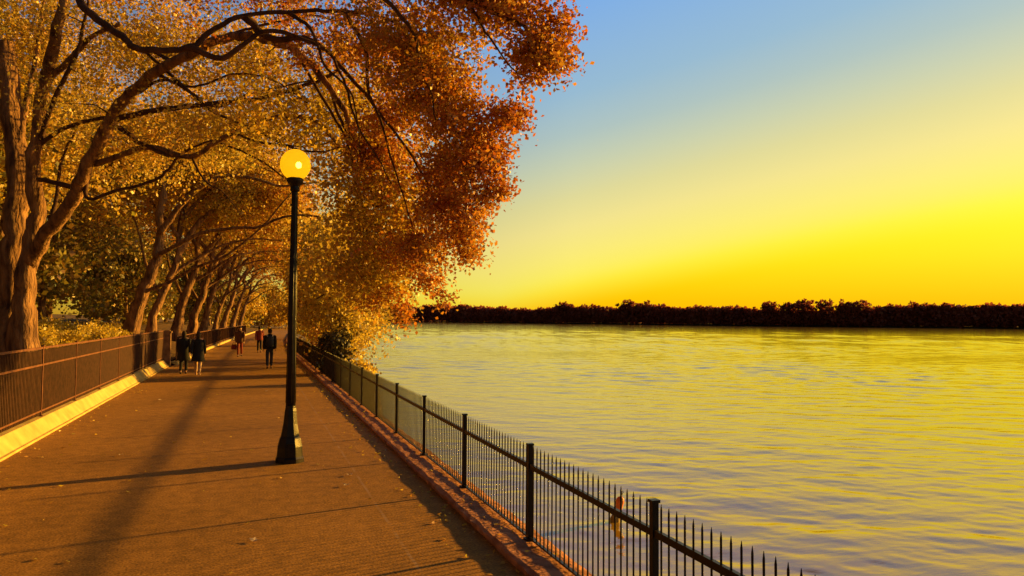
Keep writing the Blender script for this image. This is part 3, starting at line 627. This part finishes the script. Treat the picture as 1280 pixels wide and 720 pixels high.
# ------------------------------------------------------------------ people
def skin_mesh(verts, edges, rad, voxel=.009, sub=1, rootv=0):
    me = bpy.data.meshes.new('tmp'); me.from_pydata(verts, edges, []); o = bpy.data.objects.new('tmp', me); COL.objects.link(o)
    o.modifiers.new('s', 'SKIN'); sv = me.skin_vertices[0].data
    for i, r_ in enumerate(rad): sv[i].radius = (r_, r_) if not isinstance(r_, tuple) else r_
    for i in range(len(verts)): sv[i].use_root = (i == rootv)
    m_ = o.modifiers.new('u', 'SUBSURF'); m_.levels = sub; m_.render_levels = sub
    if voxel:
        m_ = o.modifiers.new('r', 'REMESH'); m_.mode = 'VOXEL'; m_.voxel_size = voxel
    dg = bpy.context.evaluated_depsgraph_get(); dg.update(); ev = o.evaluated_get(dg).to_mesh()
    V = [tuple(x.co) for x in ev.vertices]; Fc = [tuple(p_.vertices) for p_ in ev.polygons]
    bpy.data.objects.remove(o); return V, Fc
def person(label, loc, rz, H=1.72, stride=.28, phase=1, top='black', coat_len=.45, legs='black', shoe='black', bag=None, female=False, swing=.25, group='people on the walk'):
    """facing +Y before rotation"""
    e = empty('person', loc, rz); tag(e, label, 'person', group); s = H/1.75; e.scale = (s, s, s)
    hw = .088; ph = phase
    foot = {1: stride*ph, -1: -stride*ph}
    j = {}
    def leg(sd):
        fy = foot[sd]; ank = Vector((sd*.09, fy-.02, .085 if fy > 0 else .12)); hip = Vector((sd*hw, 0, .93)); kn = (hip+ank)/2+Vector((0, .05 if fy > 0 else .09, .0)); toe = ank+Vector((0, .15, -.045 if fy > 0 else -.085))
        return hip, kn, ank, toe
    def arm(sd):
        sh = Vector((sd*.185, 0, 1.43)); a = -foot[sd]*swing/.28*.9
        el = sh+Vector((sd*.045, a*.6-.01, -.29)); wr_ = el+Vector((-sd*.005, a*.9+.07, -.25)); return sh, el, wr_
    V = [(0, 0, .96), (0, 0, 1.12), (0, -.005, 1.30), (0, -.01, 1.43), (0, 0, 1.51), (0, .015, 1.58), (0, .02, 1.66), (0, .015, 1.72)]
    E = [(i, i+1) for i in range(7)]; Rd = [(.15, .105), (.13, .095), (.155, .105), (.10, .08), (.055, .055), (.068, .078), (.077, .092), (.055, .07)]
    for sd in (1, -1):
        hip, kn, ank, toe = leg(sd); b0 = len(V); V += [tuple(x) for x in (hip, kn, ank, toe)]; E += [(0, b0), (b0, b0+1), (b0+1, b0+2), (b0+2, b0+3)]; Rd += [.085, .057, .038, .036]
        sh, el, wr_ = arm(sd); b0 = len(V); V += [tuple(sh), tuple(el), tuple(wr_)]; E += [(3, b0), (b0, b0+1), (b0+1, b0+2)]; Rd += [.058, .043, .027]
        palm = wr_+Vector((0, .02, -.075)); V.append(tuple(palm)); E.append((b0+2, b0+3)); Rd.append((.020, .033)); pi = b0+3
        for q_, (dy, ln) in enumerate(((-.030, .055), (-.011, .072), (.009, .078), (.028, .068))):
            a = palm+Vector((0, dy, -.018)); c1 = a+Vector((-sd*.004, 0, -ln*.55)); c2 = c1+Vector((-sd*.02, 0, -ln*.45)); b1 = len(V); V += [tuple(a), tuple(c1), tuple(c2)]; E += [(pi, b1), (b1, b1+1), (b1+1, b1+2)]; Rd += [.0095, .009, .0075]
        a = wr_+Vector((-sd*.004, .04, -.04)); c1 = a+Vector((-sd*.012, .028, -.035)); b1 = len(V); V += [tuple(a), tuple(c1)]; E += [(b0+2, b1), (b1, b1+1)]; Rd += [.011, .009]
    b0 = len(V); V += [(0, .098, 1.615), (0, .112, 1.60)]; E += [(6, b0), (b0, b0+1)]; Rd += [.014, .010]                    # nose
    for sd in (1, -1):
        b0 = len(V); V.append((sd*.083, .005, 1.625)); E.append((6, b0)); Rd.append((.012, .020))                               # ears
    vv, ff = skin_mesh(V, E, Rd, .0085); link('body', vv, ff, M['skin'], e, True)
    # trousers
    for nm, mat, grow in (('trousers', M[legs], .018),):
        q = MB(); TV = [(0, 0, .98), (0, 0, .90)]; TE = [(0, 1)]; TR = [(.165, .12), (.16, .125)]
        for sd in (1, -1):
            hip, kn, ank, toe = leg(sd); b0 = len(TV); TV += [tuple(hip-Vector((0, 0, .06))), tuple(kn), tuple(ank+Vector((0, 0, .03)))]; TE += [(1, b0), (b0, b0+1), (b0+1, b0+2)]; TR += [.10, .075, .062]
        vv, ff = skin_mesh(TV, TE, TR, .014); link(nm, vv, ff, mat, e, True)
    for sd in (1, -1):
        hip, kn, ank, toe = leg(sd); vv, ff = skin_mesh([tuple(ank+Vector((0, -.03, -.035))), tuple(ank+Vector((0, .05, -.04))), tuple(toe+Vector((0, .02, 0)))], [(0, 1), (1, 2)], [(.045, .05), (.045, .042), (.042, .032)], .01)
        link('shoe', vv, ff, M[shoe], e, True)
    # coat or jacket with sleeves
    hem = .98-coat_len; q = MB(); rings = []
    zs = [(hem, .235+coat_len*.06, .185), (hem+.02, .24+coat_len*.06, .19), (.80 if hem < .7 else .93, .225, .165), (1.0, .205, .145), (1.15, .19, .13), (1.32, .215, .135), (1.42, .205, .115), (1.475, .12, .085), (1.51, .075, .07), (1.53, .075, .07)]
    zs = sorted(set(zs), key=lambda t: t[0])
    for z, rx, ry in zs: rings.append(q.ring((0, 0, z), rx, ry, 20))
    q.loft(rings, 20)
    for sd in (1, -1):
        sh, el, wr_ = arm(sd); q.tube([sh+Vector((-sd*.03, 0, -.01)), sh+Vector((sd*.01, 0, -.04)), (sh+el)/2, el, (el+wr_)/2, wr_], [.065, .08, .07, .062, .055, .047], 12)
    q.build('coat' if coat_len > .2 else 'jacket', M[top], e, True)
    # hair
    q = MB(); hr = []
    ln = 1.42 if female else 1.58
    for z, rx, ry, oy in ((ln, .07, .045, -.045), (1.56, .082, .07, -.03), (1.62, .090, .088, -.018), (1.68, .088, .095, .0), (1.73, .066, .078, .008), (1.755, .03, .04, .01)): hr.append(q.ring((0, oy, z), rx, ry, 16))
    q.loft(hr, 16); q.build('hair', M['hair'], e, True)
    for sd in (1, -1):
        q = MB(); q.lathe([(.004, -.008), (.009, -.004), (.009, .004), (.004, .008)], 8, (sd*.03, .098, 1.645)); q.build('eye', M['black'], e, True)
    if bag == 'backpack':
        q = MB(); q.loft([q.ring((0, -.21, z), rx, ry, 14) for z, rx, ry in ((.98, .10, .05), (1.0, .145, .085), (1.2, .15, .10), (1.36, .14, .08), (1.42, .09, .04))], 14); q.build('backpack', M['navy'], e, True)
        for sd in (1, -1):
            q = MB(); q.tube([(sd*.1, -.15, 1.40), (sd*.115, -.06, 1.485), (sd*.12, .08, 1.45), (sd*.13, .15, 1.30), (sd*.14, .10, 1.12), (sd*.12, -.13, 1.05)], .018, 6); q.build('strap', M['pale'], e, True)
    return e
YAWF = lambda d: R(d)
pa = ground(229, 468); pb = ground(247, 469.5)
person('person in a long black coat, left one of the pair by the yellow kerb', pa, R(2), 1.68, .24, 1, 'black', .42, 'black', 'black', group=None, female=True)
person('person in a long dark coat and light trousers, right one of the pair', pb, R(-4), 1.66, .22, -1, 'black', .40, 'tan', 'tan', group=None, female=True)
pc = ground(336.5, 461.5); person('walker in dark clothes with a backpack, just left of the lamp pole', pc, R(3), 1.76, .16, 1, 'black', .12, 'navy', 'black', 'backpack')
pd = ground(324, 441); person('distant person in dark red-brown clothes, just left of the one with a backpack', pd, R(0), 1.68, .2, -1, 'maroon', .15, 'black', 'black')
pe = ground(299.5, 446); pr_ = person('distant walker in brown clothes on the left side of the path with a bag', pe, R(180), 1.72, .26, 1, 'brown', .16, 'maroon', 'black')
g = empty('shoulder_bag', pe+V3(-.31, 0, 0)); tag(g, 'dark red bag hanging at the left side of the distant walker', 'bag')
q = MB(); q.loft([q.ring((0, 0, z), rx, .07, 12) for z, rx in ((.42, .12), (.44, .15), (.62, .15), (.70, .11))], 12); q.build('pouch', M['maroon'], g, True)
q = MB(); q.tube([(-.09, 0, .69), (-.05, 0, .80), (.05, 0, .80), (.09, 0, .69)], .01, 6); q.build('handle', M['black'], g)

# ------------------------------------------------------------------ light and sky
SUN_AZ = R(YAW+57.8); SUN_EL = R(10.9)                      # azimuth clockwise from +Y
sd = Vector((math.sin(SUN_AZ)*math.cos(SUN_EL), math.cos(SUN_AZ)*math.cos(SUN_EL), math.sin(SUN_EL)))
sl_ = bpy.data.lights.new('sun', 'SUN'); sl_.energy = 5.0; sl_.angle = R(1.3); sl_.color = (1, .50, .06)
so = bpy.data.objects.new('sun', sl_); COL.objects.link(so); so.rotation_euler = sd.to_track_quat('Z', 'Y').to_euler(); so.location = (30, 10, 20)
w = bpy.data.worlds.new('World'); scn.world = w; w.use_nodes = True; nt = w.node_tree; L = nt.links.new
bgn = nt.nodes['Background']
sky = N(nt, 'ShaderNodeTexSky', sky_type='NISHITA'); sky.sun_disc = False; sky.sun_elevation = SUN_EL; sky.sun_rotation = SUN_AZ; sky.dust_density = 4; sky.air_density = 1.5
tc = N(nt, 'ShaderNodeTexCoord'); sp_ = N(nt, 'ShaderNodeSeparateXYZ'); L(tc.outputs['Generated'], sp_.inputs[0])
nt_ = nt
hx = math_('MULTIPLY', sp_.outputs[0], math.sin(SUN_AZ)); hy = math_('MULTIPLY', sp_.outputs[1], math.cos(SUN_AZ))
hl = math_('SQRT', math_('ADD', math_('MULTIPLY', sp_.outputs[0], sp_.outputs[0]), math_('ADD', math_('MULTIPLY', sp_.outputs[1], sp_.outputs[1]), 1e-5)))
ca = math_('DIVIDE', math_('ADD', hx, hy), hl)             # 1 below the sun, -1 opposite
z = math_('MAXIMUM', sp_.outputs[2], 0)
zb = math_('MAXIMUM', math_('MULTIPLY_ADD', ca, .29, -.13), .02)           # the pure yellow band climbs towards the sun
t_ = math_('ADD', math_('SUBTRACT', z, zb), .25)
LOW = ramp(nt, [(0, srgb(255, 180, 0)), (.03, srgb(255, 200, 0)), (.08, srgb(255, 228, 0)), (.136, srgb(255, 248, 0))], z)
HI = ramp(nt, [(.20, srgb(255, 228, 20)), (.25, srgb(254, 239, 70)), (.29, srgb(250, 234, 115)), (.33, srgb(242, 226, 138)), (.37, srgb(222, 215, 150)), (.41, srgb(198, 205, 172)), (.45, srgb(172, 193, 190)), (.50, srgb(148, 184, 208)), (.60, srgb(124, 172, 227)), (.78, srgb(64, 84, 115)), (1, srgb(34, 38, 50))], t_)
sm = N(nt, 'ShaderNodeMapRange', interpolation_type='SMOOTHSTEP'); L(t_, sm.inputs[0]); sm.inputs[1].default_value = .215; sm.inputs[2].default_value = .275
RB = ramp(nt, [(0, srgb(130, 88, 44)), (.1, srgb(118, 88, 56)), (.3, srgb(80, 76, 74)), (.6, srgb(44, 48, 60)), (1, srgb(34, 38, 50))], z)
def mr_(src, a, b_):
    n = N(nt, 'ShaderNodeMapRange'); L(src, n.inputs[0]); n.inputs[1].default_value = a; n.inputs[2].default_value = b_; return n.outputs[0]
c1 = mix_(sm.outputs[0], LOW.outputs[0], HI.outputs[0])
c2 = mix_(mr_(ca, -.4, .60), RB.outputs[0], c1)
# glow round the sun
gl_ = N(nt, 'ShaderNodeVectorMath', operation='DOT_PRODUCT'); L(tc.outputs['Generated'], gl_.inputs[0]); gl_.inputs[1].default_value = sd
gp = math_('MULTIPLY', math_('POWER', math_('MAXIMUM', gl_.outputs['Value'], 0), 140), .8)
c3 = mix_(gp, c2, (3.0, 1.6, .15, 1), 'ADD')
c4 = mix_(1.0, c3, mix_(1.0, (0, 0, 0, 1), sky.outputs[0], 'ADD'), 'ADD')
ns = N(nt, 'ShaderNodeVectorMath', operation='SCALE'); L(sky.outputs[0], ns.inputs[0]); ns.inputs['Scale'].default_value = .006
va = N(nt, 'ShaderNodeVectorMath', operation='ADD'); L(c3, va.inputs[0]); L(ns.outputs[0], va.inputs[1])
L(va.outputs[0], bgn.inputs[0]); bgn.inputs[1].default_value = .435
vs = scn.view_settings; vs.view_transform = 'Standard'; vs.look = 'None'; vs.exposure = 1.2; vs.gamma = 1
print('objects', len(bpy.data.objects), 'polys', sum(len(m_.polygons) for m_ in bpy.data.meshes))
